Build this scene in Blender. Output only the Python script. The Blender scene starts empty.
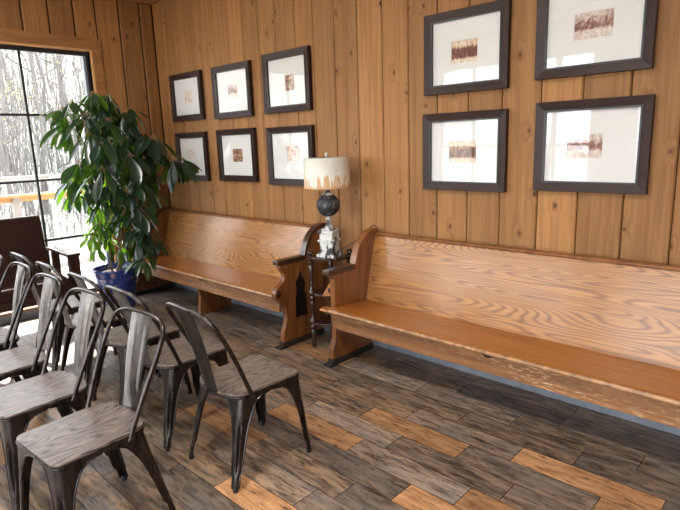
import bpy, bmesh, math, random
import numpy as np
from mathutils import Vector, Matrix
PI = math.pi
C = bpy.context.scene.collection
sc = bpy.context.scene
R = random.Random(7)

# ------------------------------------------------------------------ helpers
def link(name, bm, m, parent=None, smooth=False, bevel=0, kind=None, seg=2):
    me = bpy.data.meshes.new(name)
    bm.normal_update()
    bm.to_mesh(me); bm.free()
    for mm in (m if isinstance(m, (list, tuple)) else [m]):
        me.materials.append(mm)
    if smooth:
        for p in me.polygons: p.use_smooth = True
        try: me.set_sharp_from_angle(angle=math.radians(38))
        except Exception: pass
    o = bpy.data.objects.new(name, me)
    C.objects.link(o)
    if parent: o.parent = parent
    if bevel:
        b = o.modifiers.new('bevel', 'BEVEL'); b.width = bevel; b.segments = seg; b.limit_method = 'ANGLE'
        b.harden_normals = False
    if kind: o['kind'] = kind
    return o

def empty(name, loc, rz=0, label=None, cat=None, group=None):
    o = bpy.data.objects.new(name, None); C.objects.link(o)
    o.empty_display_size = .05
    o.location = loc; o.rotation_euler = (0, 0, rz)
    tag(o, label, cat, group)
    return o

def tag(o, label=None, cat=None, group=None, kind=None):
    if label: o['label'] = label
    if cat: o['category'] = cat
    if group: o['group'] = group
    if kind: o['kind'] = kind
    return o

def NB(): return bmesh.new()

def box(bm, x0, x1, y0, y1, z0, z1, mi=0):
    v = [bm.verts.new(p) for p in ((x0,y0,z0),(x1,y0,z0),(x1,y1,z0),(x0,y1,z0),(x0,y0,z1),(x1,y0,z1),(x1,y1,z1),(x0,y1,z1))]
    fs = [bm.faces.new([v[i] for i in q]) for q in ((3,2,1,0),(4,5,6,7),(0,1,5,4),(1,2,6,5),(2,3,7,6),(3,0,4,7))]
    for f in fs: f.material_index = mi
    return fs

def tube(bm, pts, rad, n=10, caps=True, up=None, flat=1.0):
    pts = [Vector(p) for p in pts]
    if not isinstance(rad, (list, tuple)): rad = [rad]*len(pts)
    rings = []
    t0 = (pts[1]-pts[0]).normalized()
    a = Vector((0,0,1)) if abs(t0.z) < .9 else Vector((1,0,0))
    if up is not None: a = Vector(up)
    u = t0.cross(a).normalized()
    for i, p in enumerate(pts):
        t = (pts[min(i+1, len(pts)-1)]-pts[max(i-1, 0)]).normalized()
        u = (u - t*u.dot(t)).normalized(); w = t.cross(u)
        rings.append([bm.verts.new(p + (u*math.cos(2*PI*k/n) + w*math.sin(2*PI*k/n)*flat)*rad[i]) for k in range(n)])
    for a_, b_ in zip(rings, rings[1:]):
        for k in range(n):
            bm.faces.new((a_[k], a_[(k+1) % n], b_[(k+1) % n], b_[k]))
    if caps:
        bm.faces.new(rings[0][::-1]); bm.faces.new(rings[-1])

def lathe(bm, prof, n=20, cx=0, cy=0, cap=True):
    rings = [[bm.verts.new((cx+r*math.cos(2*PI*k/n), cy+r*math.sin(2*PI*k/n), z)) for k in range(n)] for r, z in prof]
    for a, b in zip(rings, rings[1:]):
        for k in range(n):
            bm.faces.new((a[k], a[(k+1) % n], b[(k+1) % n], b[k]))
    if cap:
        bm.faces.new(rings[0][::-1]); bm.faces.new(rings[-1])

def prism(bm, poly, axis, a0, a1):
    """extrude a 2D polygon along an axis; axis 'x': poly=(y,z); 'y': (x,z); 'z': (x,y)"""
    def P(u, v, a):
        return {'x': (a, u, v), 'y': (u, a, v), 'z': (u, v, a)}[axis]
    A = [bm.verts.new(P(u, v, a0)) for u, v in poly]
    B = [bm.verts.new(P(u, v, a1)) for u, v in poly]
    n = len(poly)
    bm.faces.new(A[::-1]); bm.faces.new(B)
    for i in range(n):
        bm.faces.new((A[i], A[(i+1) % n], B[(i+1) % n], B[i]))
    bmesh.ops.recalc_face_normals(bm, faces=bm.faces)

def smooth_poly(pts, it=2):
    """open Chaikin"""
    for _ in range(it):
        q = [pts[0]]
        for a, b in zip(pts, pts[1:]):
            q.append(tuple(.75*x+.25*y for x, y in zip(a, b)))
            q.append(tuple(.25*x+.75*y for x, y in zip(a, b)))
        q.append(pts[-1]); pts = q
    return pts

def copy_tree(o, parent=None):
    c = o.copy(); C.objects.link(c); c.parent = parent
    for ch in list(o.children): copy_tree(ch, c)
    return c

# ------------------------------------------------------------------ materials
class NT:
    def __init__(s, name):
        s.m = bpy.data.materials.new(name); s.m.use_nodes = True
        s.t = s.m.node_tree; s.t.nodes.clear()
        s.out = s.n('ShaderNodeOutputMaterial')
        s.b = s.n('ShaderNodeBsdfPrincipled'); s.l(s.b.outputs[0], s.out.inputs[0])
    def n(s, ty, **k):
        x = s.t.nodes.new(ty)
        for a, b in k.items(): setattr(x, a, b)
        return x
    def l(s, a, b): s.t.links.new(a, b)
    def set(s, name, v):
        if hasattr(v, 'links') or isinstance(v, bpy.types.NodeSocket): s.l(v, s.b.inputs[name])
        else: s.b.inputs[name].default_value = v
    def math(s, op, a, b=None, c=None, clamp=False):
        x = s.n('ShaderNodeMath', operation=op); x.use_clamp = clamp
        for i, v in enumerate((a, b, c)):
            if v is None: continue
            if isinstance(v, bpy.types.NodeSocket): s.l(v, x.inputs[i])
            else: x.inputs[i].default_value = v
        return x.outputs[0]
    def mix(s, f, a, b, mode='MIX'):
        x = s.n('ShaderNodeMix', data_type='RGBA', blend_type=mode)
        for i, v in ((0, f), (6, a), (7, b)):
            if isinstance(v, bpy.types.NodeSocket): s.l(v, x.inputs[i])
            else: x.inputs[i].default_value = (tuple(v)+(1,))[:4] if i else v
        return x.outputs[2]
    def ramp(s, f, stops):
        x = s.n('ShaderNodeValToRGB'); s.l(f, x.inputs[0])
        e = x.color_ramp.elements
        while len(e) < len(stops): e.new(.5)
        for i, (p, c) in enumerate(stops):
            e[i].position = p
            e[i].color = (c, c, c, 1) if isinstance(c, (int, float)) else (tuple(c)+(1,))[:4]
        return x.outputs[0]
    def coord(s, scale=(1,1,1), off=None, kind='Object'):
        tc = s.n('ShaderNodeTexCoord'); mp = s.n('ShaderNodeMapping')
        s.l(tc.outputs[kind], mp.inputs[0]); mp.inputs['Scale'].default_value = scale
        if off is not None:
            if isinstance(off, bpy.types.NodeSocket): s.l(off, mp.inputs['Location'])
            else: mp.inputs['Location'].default_value = off
        return mp.outputs[0]
    def noise(s, vec, scale=1, detail=3, rough=.5, dist=0):
        x = s.n('ShaderNodeTexNoise'); s.l(vec, x.inputs['Vector'])
        x.inputs['Scale'].default_value = scale; x.inputs['Detail'].default_value = detail
        x.inputs['Roughness'].default_value = rough; x.inputs['Distortion'].default_value = dist
        return x.outputs[0]
    def attr(s, name):
        x = s.n('ShaderNodeAttribute', attribute_name=name); return x
    def bump(s, h, strength=.3, dist=.01):
        x = s.n('ShaderNodeBump'); s.l(h, x.inputs['Height'])
        x.inputs['Strength'].default_value = strength; x.inputs['Distance'].default_value = dist
        s.l(x.outputs[0], s.b.inputs['Normal'])

def plain(name, col, rough=.5, metal=0, var=.15, nscale=8, spec=.5, coat=0):
    m = NT(name)
    n = m.noise(m.coord(), nscale, 4)
    c = m.mix(n, tuple(x*(1-var) for x in col), tuple(min(1, x*(1+var)) for x in col))
    m.set('Base Color', c); m.set('Roughness', rough); m.set('Metallic', metal)
    m.set('Specular IOR Level', spec)
    if coat: m.set('Coat Weight', coat); m.set('Coat Roughness', .15)
    return m.m

def grain_wood(name, dark, mid, light, stretch, freq=60, contrast=.6, rough=.4, coat=0., fine=.3, nscale=1., wear=None, tint=None, bump=.15, spec=.5, sharp=1.6, knots=None):
    """contours of a stretched smooth noise give cathedral grain"""
    m = NT(name)
    off = None
    if tint:
        a = m.attr(tint)
        sv = m.n('ShaderNodeVectorMath', operation='SCALE'); m.l(a.outputs['Color'], sv.inputs[0]); sv.inputs[3].default_value = 13.7
        off = sv.outputs[0]
    vec = m.coord(stretch, off)
    n = m.noise(vec, nscale, 2.0, .45, .3)
    kn = None
    if knots:
        sx = m.n('ShaderNodeSeparateXYZ'); tcn = m.n('ShaderNodeTexCoord'); m.l(tcn.outputs['Object'], sx.inputs[0])
        cb = m.n('ShaderNodeCombineXYZ'); m.l(m.math('MULTIPLY', m.math('ADD', sx.outputs[0], sx.outputs[1]), 4.1), cb.inputs[0]); m.l(m.math('MULTIPLY', sx.outputs[2], 2.7), cb.inputs[1])
        ad = m.n('ShaderNodeVectorMath', operation='ADD'); m.l(cb.outputs[0], ad.inputs[0]); m.l(off, ad.inputs[1])
        vo = m.n('ShaderNodeTexVoronoi', voronoi_dimensions='2D'); vo.inputs['Scale'].default_value = 1.0; m.l(ad.outputs[0], vo.inputs['Vector'])
        dd = m.math('ADD', vo.outputs['Distance'], m.math('MULTIPLY_ADD', m.noise(m.coord((30, 30, 30)), 1, 2), .09, -.045))
        sc_ = m.n('ShaderNodeSeparateColor'); m.l(vo.outputs['Color'], sc_.inputs[0])
        pick = m.math('GREATER_THAN', sc_.outputs[0], .35)
        n = m.math('ADD', n, m.math('MULTIPLY', m.math('MULTIPLY', m.ramp(dd, [(0, 1), (.22, 0)]), pick), .30))
        kn = m.math('MULTIPLY', m.ramp(dd, [(.014, 1), (.030, .8), (.048, .25), (.11, 0)]), pick)
    s = m.math('SINE', m.math('MULTIPLY', n, freq))
    s = m.math('MULTIPLY_ADD', s, .5, .5)
    s = m.math('POWER', s, sharp)
    big = m.noise(m.coord(tuple(x*.6 for x in stretch), off), 1.3, 3)
    fv = m.noise(m.coord(tuple(x*14 if x > 1 else x*3 for x in stretch), off), 2.0, 5, .65)
    base = m.mix(big, mid, light)
    c = m.mix(m.math('MULTIPLY', s, contrast), base, dark)
    c = m.mix(m.math('MULTIPLY', m.ramp(fv, [(.45, 0), (.75, 1)]), fine), c, dark)
    if tint:
        sep = m.n('ShaderNodeSeparateColor'); m.l(a.outputs['Color'], sep.inputs[0])
        k = m.math('MULTIPLY_ADD', sep.outputs[0], .36, .82)
        c2 = m.n('ShaderNodeVectorMath', operation='SCALE'); m.l(c, c2.inputs[0]); m.l(k, c2.inputs[3]); c = c2.outputs[0]
    if wear:
        wv = m.noise(m.coord((5, 9, 30)), 4.0, 8, .78)
        wb = m.noise(m.coord((1.3, 1, 3)), 1.6, 3)
        f = m.math('MULTIPLY', m.ramp(wv, [(.53, 0), (.58, 1)]), m.ramp(wb, [(.38, .1), (.60, 1)]))
        c = m.mix(m.math('MULTIPLY', f, .75), c, wear)
    if knots: c = m.mix(m.math('MULTIPLY', kn, .85), c, knots)
    m.set('Base Color', c)
    m.set('Roughness', m.math('MULTIPLY_ADD', fv, .2, rough-.1))
    m.set('Specular IOR Level', spec)
    if coat: m.set('Coat Weight', coat); m.set('Coat Roughness', .2)
    m.bump(m.math('ADD', s, fv), bump, .002)
    return m

M = {}
pm = grain_wood('pine_board', (.10,.038,.011), (.315,.142,.046), (.43,.22,.080), (15, 15, .45), freq=26, contrast=.26, rough=.6, fine=.6, spec=.3, tint='board', knots=(.055,.018,.007))
M['pine'] = pm.m
tm = grain_wood('pine_trim', (.15,.06,.018), (.30,.13,.042), (.40,.19,.065), (5, .6, 5), freq=26, contrast=.35, rough=.45, fine=.3)
M['trim'] = tm.m
M['trimlight'] = grain_wood('pine_trim_light', (.42,.2,.07), (.6,.32,.13), (.7,.42,.2), (5, 5, .6), freq=26, contrast=.3, rough=.45, fine=.3).m
M['oak'] = grain_wood('pew_oak', (.11,.036,.008), (.37,.155,.034), (.49,.235,.062), (.5, 6.0, 6.0), freq=400, contrast=.72, rough=.38, coat=.7, fine=.6, nscale=.7, sharp=2.4, spec=.3).m
M['oak_seat'] = grain_wood('pew_seat_oak', (.13,.042,.008), (.36,.125,.022), (.45,.17,.036), (.5, 11, 11), freq=38, contrast=.35, rough=.3, coat=.4, fine=.35).m
M['oak_worn'] = grain_wood('pew_apron_oak', (.09,.034,.012), (.21,.085,.03), (.31,.14,.055), (.5, 9, 9), freq=34, contrast=.45, rough=.45, coat=.1, fine=.5, wear=(.60,.40,.20)).m
M['oak_end'] = grain_wood('pew_end_oak', (.05,.014,.004), (.18,.060,.015), (.27,.10,.026), (5, 5, .8), freq=34, contrast=.4, rough=.34, coat=.3, fine=.35).m
M['oak_edge'] = grain_wood('pew_edge_worn', (.10,.035,.012), (.30,.13,.045), (.50,.28,.12), (7, 7, 2), freq=30, contrast=.5, rough=.4, fine=.5, coat=.1).m
M['arm_dark'] = grain_wood('pew_rail_dark', (.012,.006,.004), (.035,.014,.008), (.08,.032,.015), (8, 2, 8), freq=20, contrast=.5, rough=.3, fine=.4, coat=.3).m
M['recess'] = plain('pew_recess_black', (.008,.006,.005), .35)
M['skid'] = plain('pew_skid_black', (.02,.017,.016), .5, var=.4)
M['brown_dark'] = plain('shelf_dark_wood', (.035,.014,.009), .25, var=.4, nscale=12, coat=.4)
M['bench'] = plain('bench_dark_wood', (.026,.011,.007), .38, var=.4, nscale=9, spec=.3)
M['leather'] = plain('bench_leather', (.026,.010,.006), .55, var=.25, nscale=14, spec=.12)
M['chairwood'] = grain_wood('chair_seat_wood', (.018,.012,.010), (.15,.112,.09), (.26,.205,.17), (6.5, 1.3, 6.5), freq=150, contrast=.85, sharp=2.0, rough=.34, fine=.4, coat=.2, nscale=1.2).m
def metal(name, c0, c1, rough=.3, me=.9):
    m = NT(name)
    n = m.noise(m.coord((5, 5, 1.2)), 6, 5, .6)
    m.set('Base Color', m.mix(m.ramp(n, [(.3, 0), (.7, 1)]), c0, c1))
    m.set('Metallic', me); m.set('Roughness', m.math('MULTIPLY_ADD', n, .25, rough-.1))
    return m.m
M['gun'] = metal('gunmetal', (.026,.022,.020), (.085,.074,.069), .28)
M['gun_splat_lit'] = metal('gunmetal_splat_lit', (.20,.185,.175), (.42,.40,.385), .32)  # gunmetal lightened, the windows' reflection on the splats put into its colour
M['rubber'] = plain('black_rubber', (.012,.012,.013), .5)
M['frame'] = plain('frame_espresso', (.026,.011,.008), .42, var=.2, nscale=20, spec=.3)
M['frame_lip'] = plain('frame_black_lip', (.012,.010,.012), .3)
M['mat'] = plain('cream_mat_board', (.78,.78,.755), .8, var=.03)
M['black'] = plain('window_black_metal', (.018,.02,.024), .35)
M['alu'] = plain('window_edge_grey', (.16,.20,.26), .35, var=.1)
M['baseb'] = plain('grey_base_tile', (.20,.22,.25), .4, var=.45, nscale=14)
M['ceil'] = plain('ceiling_paint', (.60,.56,.50), .8, var=.03)
M['pot'] = None
def glassmat():
    m = NT('clear_glass')
    t = m.n('ShaderNodeBsdfTransparent'); g = m.n('ShaderNodeBsdfGlossy'); g.inputs['Roughness'].default_value = .015
    ge = m.n('ShaderNodeNewGeometry'); dt = m.n('ShaderNodeVectorMath', operation='DOT_PRODUCT')
    m.l(ge.outputs['Normal'], dt.inputs[0]); m.l(ge.outputs['Incoming'], dt.inputs[1])
    q = m.math('POWER', m.math('SUBTRACT', 1.0, m.math('ABSOLUTE', dt.outputs['Value']), clamp=True), 5)
    x = m.n('ShaderNodeMixShader'); m.l(m.math('MULTIPLY_ADD', q, .95, .045), x.inputs[0]); m.l(t.outputs[0], x.inputs[1]); m.l(g.outputs[0], x.inputs[2])
    m.l(x.outputs[0], m.out.inputs[0]); m.t.nodes.remove(m.b)
    return m.m
M['glass'] = glassmat()
def potmat():
    m = NT('cobalt_glaze')
    n = m.noise(m.coord(), 7, 3)
    m.set('Base Color', m.mix(n, (.005,.018,.105), (.013,.048,.25))); m.set('Roughness', .1)
    m.set('Coat Weight', .5)
    return m.m
M['pot'] = potmat()
M['soil'] = plain('potting_soil', (.03,.02,.012), .9, var=.5, nscale=60)
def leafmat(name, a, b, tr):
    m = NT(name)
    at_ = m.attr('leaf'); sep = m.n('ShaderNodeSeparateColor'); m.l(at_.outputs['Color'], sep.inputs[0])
    c = m.ramp(sep.outputs[0], [(0, a), (.6, b), (.95, (.10,.20,.02))])  # yellow-green end paints sun on the leaves into their colour
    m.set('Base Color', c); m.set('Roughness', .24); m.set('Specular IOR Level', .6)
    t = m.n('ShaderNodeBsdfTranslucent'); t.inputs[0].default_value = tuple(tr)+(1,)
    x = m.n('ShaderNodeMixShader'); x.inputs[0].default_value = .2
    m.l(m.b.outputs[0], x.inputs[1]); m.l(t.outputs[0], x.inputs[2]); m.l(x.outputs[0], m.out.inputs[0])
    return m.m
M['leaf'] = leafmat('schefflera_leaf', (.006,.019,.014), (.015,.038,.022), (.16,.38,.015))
M['stem'] = plain('plant_stem', (.16,.12,.06), .6, var=.4, nscale=30)
M['petiole'] = plain('plant_petiole', (.22,.13,.05), .5)
def shademat():
    m = NT('distressed_shade_metal')
    tc = m.n('ShaderNodeTexCoord'); sp = m.n('ShaderNodeSeparateXYZ'); m.l(tc.outputs['Object'], sp.inputs[0])
    drip = m.noise(m.coord((26, 26, 3.2)), 1.6, 4, .6)
    speck = m.noise(m.coord((40, 40, 30)), 1.3, 5, .7)
    low = m.ramp(sp.outputs[2], [(.01, 1), (.03, .55), (.07, .42), (.115, 0)])     # height on the shade, where the paint has worn
    f = m.math('MULTIPLY', m.ramp(m.math('ADD', drip, m.math('MULTIPLY', low, .22)), [(.56, 0), (.64, 1)]), m.ramp(low, [(.02, 0), (.2, 1)]))
    f2 = m.ramp(speck, [(.66, 0), (.70, 1)])
    c = m.mix(m.noise(m.coord(), 9, 3), (.62,.60,.52), (.72,.71,.64))
    c = m.mix(m.math('MULTIPLY', f, .85), c, (.50,.25,.07))
    c = m.mix(m.math('MULTIPLY', f2, .7), c, (.30,.22,.15))
    m.set('Base Color', c); m.set('Roughness', .5)
    return m.m
M['shade'] = shademat()
def distress(name, base, dark, thr=.52, sc=(22, 22, 12)):
    m = NT(name)
    n = m.noise(m.coord(sc), 1.3, 6, .68)
    f = m.ramp(n, [(thr, 0), (thr+.06, 1)])
    m.set('Base Color', m.mix(f, base, dark)); m.set('Roughness', .55)
    m.bump(n, .4, .004)
    return m.m
M['lamp_white'] = distress('lamp_distressed_white', (.60,.60,.57), (.03,.03,.035), .49, (10, 10, 7))
M['lamp_ball'] = distress('lamp_dark_ball', (.018,.019,.023), (.20,.20,.20), .55)
M['orna'] = plain('ornament_orange_wood', (.42,.17,.05), .4, var=.3, nscale=25)
M['cord'] = plain('cord_dark', (.02,.017,.016), .5)

def floormat():
    m = NT('plank_tile')
    a = m.attr('plank'); sep = m.n('ShaderNodeSeparateColor'); m.l(a.outputs['Color'], sep.inputs[0])
    ty, rn, rb = sep.outputs[0], sep.outputs[1], sep.outputs[2]
    sv = m.n('ShaderNodeVectorMath', operation='SCALE'); m.l(a.outputs['Color'], sv.inputs[0]); sv.inputs[3].default_value = 17.3
    v1 = m.coord((3.2, 17, 1), sv.outputs[0]); v2 = m.coord((9, 60, 1), sv.outputs[0]); v3 = m.coord((2.0, 5, 1), sv.outputs[0])
    n1 = m.noise(v1, 1.6, 6, .68, .4); n2 = m.noise(v2, 1.0, 5, .7); n3 = m.noise(v3, 1.4, 4, .6, .6)
    brown = m.mix(m.ramp(n1, [(.36, 0), (.58, 1)]), (.055,.042,.033), m.mix(rb, (.27,.20,.145), (.44,.275,.155)))
    brown = m.mix(m.math('MULTIPLY', m.ramp(n3, [(.46, 0), (.66, 1)]), .55), brown, (.20,.18,.165))
    grey = m.mix(m.ramp(n1, [(.3, 0), (.65, 1)]), (.17,.158,.148), (.40,.375,.355))
    grey = m.mix(m.math('MULTIPLY', m.ramp(n3, [(.58, 0), (.72, 1)]), .5), grey, (.31,.19,.11))
    orange = m.mix(m.ramp(n1, [(.30, 0), (.60, 1)]), (.26,.12,.05), (.58,.31,.145))
    c = m.mix(m.ramp(ty, [(.33, 0), (.34, 1)]), brown, grey)
    c = m.mix(m.ramp(ty, [(.66, 0), (.67, 1)]), c, orange)
    crack = m.ramp(n2, [(.55, 0), (.64, 1)])
    c = m.mix(m.math('MULTIPLY', crack, .75), c, (.022,.018,.015))
    k = m.math('MULTIPLY_ADD', rn, .65, .68)
    c2 = m.n('ShaderNodeVectorMath', operation='SCALE'); m.l(c, c2.inputs[0]); m.l(k, c2.inputs[3])
    m.set('Base Color', c2.outputs[0])
    m.set('Roughness', m.math('MULTIPLY_ADD', n1, .25, .26)); m.set('Specular IOR Level', .5)
    m.bump(m.math('ADD', n1, n2), .25, .002)
    return m.m
M['floor'] = floormat()
M['grout'] = plain('dark_grout', (.018,.015,.014), .8)

def setcol(me_or_bm, layer, f, col):
    for l in f.loops: l[layer] = col

# ------------------------------------------------------------------ room shell
XL, YB, XR, YF, ZC = -5.87, 3.25, 3.2, -2.3, 3.35
# floor: every plank tile a quad with its own colouring
bm = NB(); lay = bm.loops.layers.color.new('plank')
RW, PL = .161, .667
known = {   # row start y : joint x, {plank index : type}
}
def row_of(y): return int(round((y - 2.37)/RW))
spec = {0: (-1.123, {0: .9, -1: .5}), -1: (-2.015, {0: .9, 2: .85, 1: .1, -1: .1}), -2: (-2.35, {0: .1, 1: .1}), -3: (-2.49, {0: .9, 1: .1, 2: .9}),
        -4: (-2.055, {0: .5, 1: .9, -1: .4}), -5: (-2.93, {0: .9, 1: .1, 2: .1}), -6: (-2.37, {0: .1, 1: .1}), -7: (-2.10, {0: .9, -1: .5}), -8: (-2.4, {0: .45, 1: .1}),
        1: (-.871, {0: .1, -1: .1, 1: .1}), 2: (-3.29, {0: .9, 2: .1, 1: .1}), 3: (-1.07, {0: .15, -1: .45}), 4: (-2.4, {0: .1}), 5: (-2.2, {0: .4})}
k = -29
while True:
    y0 = 2.37 + k*RW; y1 = y0 + RW
    if y0 > YB: break
    if y1 < YF: k += 1; continue
    j, types = spec.get(k, (R.uniform(-PL, 0), {}))
    i0 = int(math.floor((XL - j)/PL)) ; i1 = int(math.ceil((XR - j)/PL))
    for i in range(i0, i1):
        a, b = j + i*PL + .0016, j + (i+1)*PL - .0016
        a, b = max(a, XL), min(b, XR); c0, c1 = max(y0+.0016, YF), min(y1-.0016, YB)
        if b <= a or c1 <= c0: continue
        r = R.random()
        ty = types.get(i, .1 if r < .60 else (.5 if r < .86 else .9))
        if types.get(i) is None and ty > .8 and (y0 > 2.3): ty = .1
        col = (ty, R.random(), R.random(), 1)
        f = bm.faces.new([bm.verts.new(p) for p in ((a,c0,0),(b,c0,0),(b,c1,0),(a,c1,0))])
        setcol(None, lay, f, col)
    k += 1
for f in box(bm, XL-.05, XR+.05, YF-.05, YB+.05, -.12, -.0025, 1): setcol(None, lay, f, (.1,.5,.5,1))
link('floor', bm, [M['floor'], M['grout']], kind='structure')

def board_wall(name, edges, z0, z1, fixed, axis, inward, holes=(), gap=.003, depth=.018, bholes=None):
    """edges along the wall, boards with chamfered grooves; holes=(a0,a1,zb,zt)"""
    bm = NB(); lay = bm.loops.layers.color.new('board')
    def P(a, d, z):
        return (a, fixed - inward*d, z) if axis == 'x' else (fixed - inward*d, a, z)
    # d>0 goes into the wall
    def slab(a0, a1, zb, zt, col):
        ch = .007
        pr = [(a0+gap, depth), (a0+gap, ch*.9), (a0+gap+ch, 0), (a1-gap-ch, 0), (a1-gap, ch*.9), (a1-gap, depth)]
        if a1-a0 < 3*ch: pr = [(a0, depth), (a0, 0), (a1, 0), (a1, depth)]
        A = [bm.verts.new(P(a, d, zb)) for a, d in pr]; B = [bm.verts.new(P(a, d, zt)) for a, d in pr]
        for i in range(len(pr)-1):
            f = bm.faces.new((A[i], A[i+1], B[i+1], B[i])); setcol(None, lay, f, col)
        f = bm.faces.new(A); setcol(None, lay, f, col); f = bm.faces.new(B[::-1]); setcol(None, lay, f, col)
    for a0, a1 in zip(edges, edges[1:]):
        col = (R.random(), R.random(), R.random(), 1)
        segs = [(a0, a1, z0, z1)]
        for h in (bholes or holes):
            ns = []
            for s in segs:
                if s[1] <= h[0] or s[0] >= h[1] or s[3] <= h[2] or s[2] >= h[3]: ns.append(s); continue
                if s[0] < h[0]: ns.append((s[0], h[0], s[2], s[3]))
                if s[1] > h[1]: ns.append((h[1], s[1], s[2], s[3]))
                m0, m1 = max(s[0], h[0]), min(s[1], h[1])
                if s[2] < h[2]: ns.append((m0, m1, s[2], h[2]))
                if s[3] > h[3]: ns.append((m0, m1, h[3], s[3]))
            segs = ns
        for s in segs: slab(*s, col)
    # backing with holes, dark grooves show it
    A0, A1 = edges[0]-.12, edges[-1]+.12
    cuts = [(A0, A1, z0-.1, z1+.1)]
    for h in holes:
        ns = []
        for s in cuts:
            if s[1] <= h[0] or s[0] >= h[1]: ns.append(s); continue
            if s[0] < h[0]: ns.append((s[0], h[0], s[2], s[3]))
            if s[1] > h[1]: ns.append((h[1], s[1], s[2], s[3]))
            m0, m1 = max(s[0], h[0]), min(s[1], h[1])
            if s[2] < h[2]: ns.append((m0, m1, s[2], h[2]))
            if s[3] > h[3]: ns.append((m0, m1, h[3], s[3]))
        cuts = ns
    for s in cuts:
        d0, d1 = depth, depth+.12
        if axis == 'x': q = (s[0], s[1], min(fixed-inward*d0, fixed-inward*d1), max(fixed-inward*d0, fixed-inward*d1), s[2], s[3])
        else: q = (min(fixed-inward*d0, fixed-inward*d1), max(fixed-inward*d0, fixed-inward*d1), s[0], s[1], s[2], s[3])
        for f in box(bm, *q, 1): setcol(None, lay, f, (.2,.2,.2,1))
    bmesh.ops.recalc_face_normals(bm, faces=bm.faces)
    return link(name, bm, [M['pine'], M['groove']], kind='structure')
M['groove'] = plain('groove_dark', (.05,.02,.008), .8)
gx = [XL, -5.645, -5.424, -5.227, -4.954, -4.732, -4.505, -4.275, -4.045, -3.814, -3.561, -3.347, -3.11, -2.869, -2.628, -2.394, -2.151, -1.912, -1.672, -1.422, -1.18, -.931, -.687]
while gx[-1] < XR-.25: gx.append(gx[-1]+.245)
gx.append(XR)
board_wall('wall_back', gx, 0, ZC, YB, 'x', -1)
WY1 = 2.515      # right edge of the window opening
WY0 = -1.46
gy = [3.1, 2.863, 2.617, 2.395, 2.157]
while gy[-1] > YF+.25: gy.append(gy[-1]-.24)
gy = [YF]+gy[::-1]+[YB]
board_wall('wall_left', gy, 0, ZC, XL, 'y', 1, holes=[(WY0, WY1, .10, 2.63)], bholes=[(WY0, 2.617, .10, 2.635)], gap=.008)
gr = [YF+.24*i for i in range(int((YB-YF)/.24)+1)]+[YB]
board_wall('wall_right', gr, 0, ZC, XR, 'y', -1)
# opposite wall with three wide windows
FW = [(-5.75, -4.40), (-4.20, -3.03), (-2.45, -.5), (-.2, 1.4), (1.6, 3.0)]
FZ = .12
gf = [XL+.24*i for i in range(int((XR-XL)/.24)+1)]+[XR]
board_wall('wall_front', gf, 0, ZC, YF, 'x', 1, holes=[(a, b, FZ, 2.85) for a, b in FW])
bm = NB(); box(bm, XL-.14, XR+.14, YF-.14, YB+.14, ZC, ZC+.12); link('ceiling', bm, M['ceil'], kind='structure')
bm = NB(); box(bm, XL, XR, YB-.078, YB, 0, .115); link('baseboard_back', bm, M['baseb'], kind='structure', bevel=.003)
bm = NB(); box(bm, XL, XL+.018, YF, YB-.078, 0, .095); link('baseboard_left', bm, M['baseb'], kind='structure', bevel=.003)
# crown trim
bm = NB(); box(bm, XL, XL+.05, YF, YB, 3.165, ZC); link('trim_1', bm, M['trim'], kind='structure', bevel=.004)
bm = NB(); box(bm, XL+.05, XR, YB-.03, YB, 3.165, ZC); link('trim_2', bm, M['trim'], kind='structure', bevel=.004)

# window on the left wall
w = empty('window_1', (XL, 0, 0)); w['kind'] = 'structure'
tw = .10
cas = NB()
box(cas, 0, .022, WY0-tw, WY1+tw+.01, 2.635, 2.745)
box(cas, 0, .022, WY1+.012, WY1+tw+.01, 0.0, 2.634)
box(cas, 0, .022, WY0-tw, WY0-.012, 0.0, 2.634)
link('casing', cas, M['trim'], w, bevel=.003)
jb = NB()
box(jb, -.13, .012, WY1, WY1+.0118, .10, 2.63); box(jb, -.13, .012, WY0-.0118, WY0, .10, 2.63); box(jb, -.13, .012, WY0, WY1, 2.618, 2.634)
link('jamb_lining', jb, M['trimlight'], w)
sl = NB(); box(sl, -.13, .03, WY0, WY1, .085, .105); link('sill', sl, M['trim'], w, bevel=.003)
fr = NB()
FX0, FX1 = -.10, -.055
box(fr, FX0, FX1, WY0, WY1, 2.575, 2.618); box(fr, FX0, FX1, WY0, WY1, .105, .15)
box(fr, FX0, FX1, WY1-.035, WY1, .15, 2.575); box(fr, FX0, FX1, WY0, WY0+.035, .15, 2.575)
link('window_frame', fr, M['black'], w, bevel=.002)
e = NB(); box(e, FX0+.008, FX1+.012, WY1-.062, WY1-.036, .15, 2.575); link('edge_strip', e, M['alu'], w)
mu = NB()
y = 1.865
while y > WY0+.1:
    box(mu, -.09, -.062, y-.011, y+.011, .15, 2.575); y -= .655
for z in (1.982, 1.345, .74): box(mu, -.091, -.061, WY0+.035, WY1-.035, z-.011, z+.011)
link('muntin_bars', mu, M['black'], w)
g = NB(); box(g, -.079, -.073, WY0+.03, WY1-.03, .14, 2.585); link('glass', g, M['glass'], w)
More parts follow.
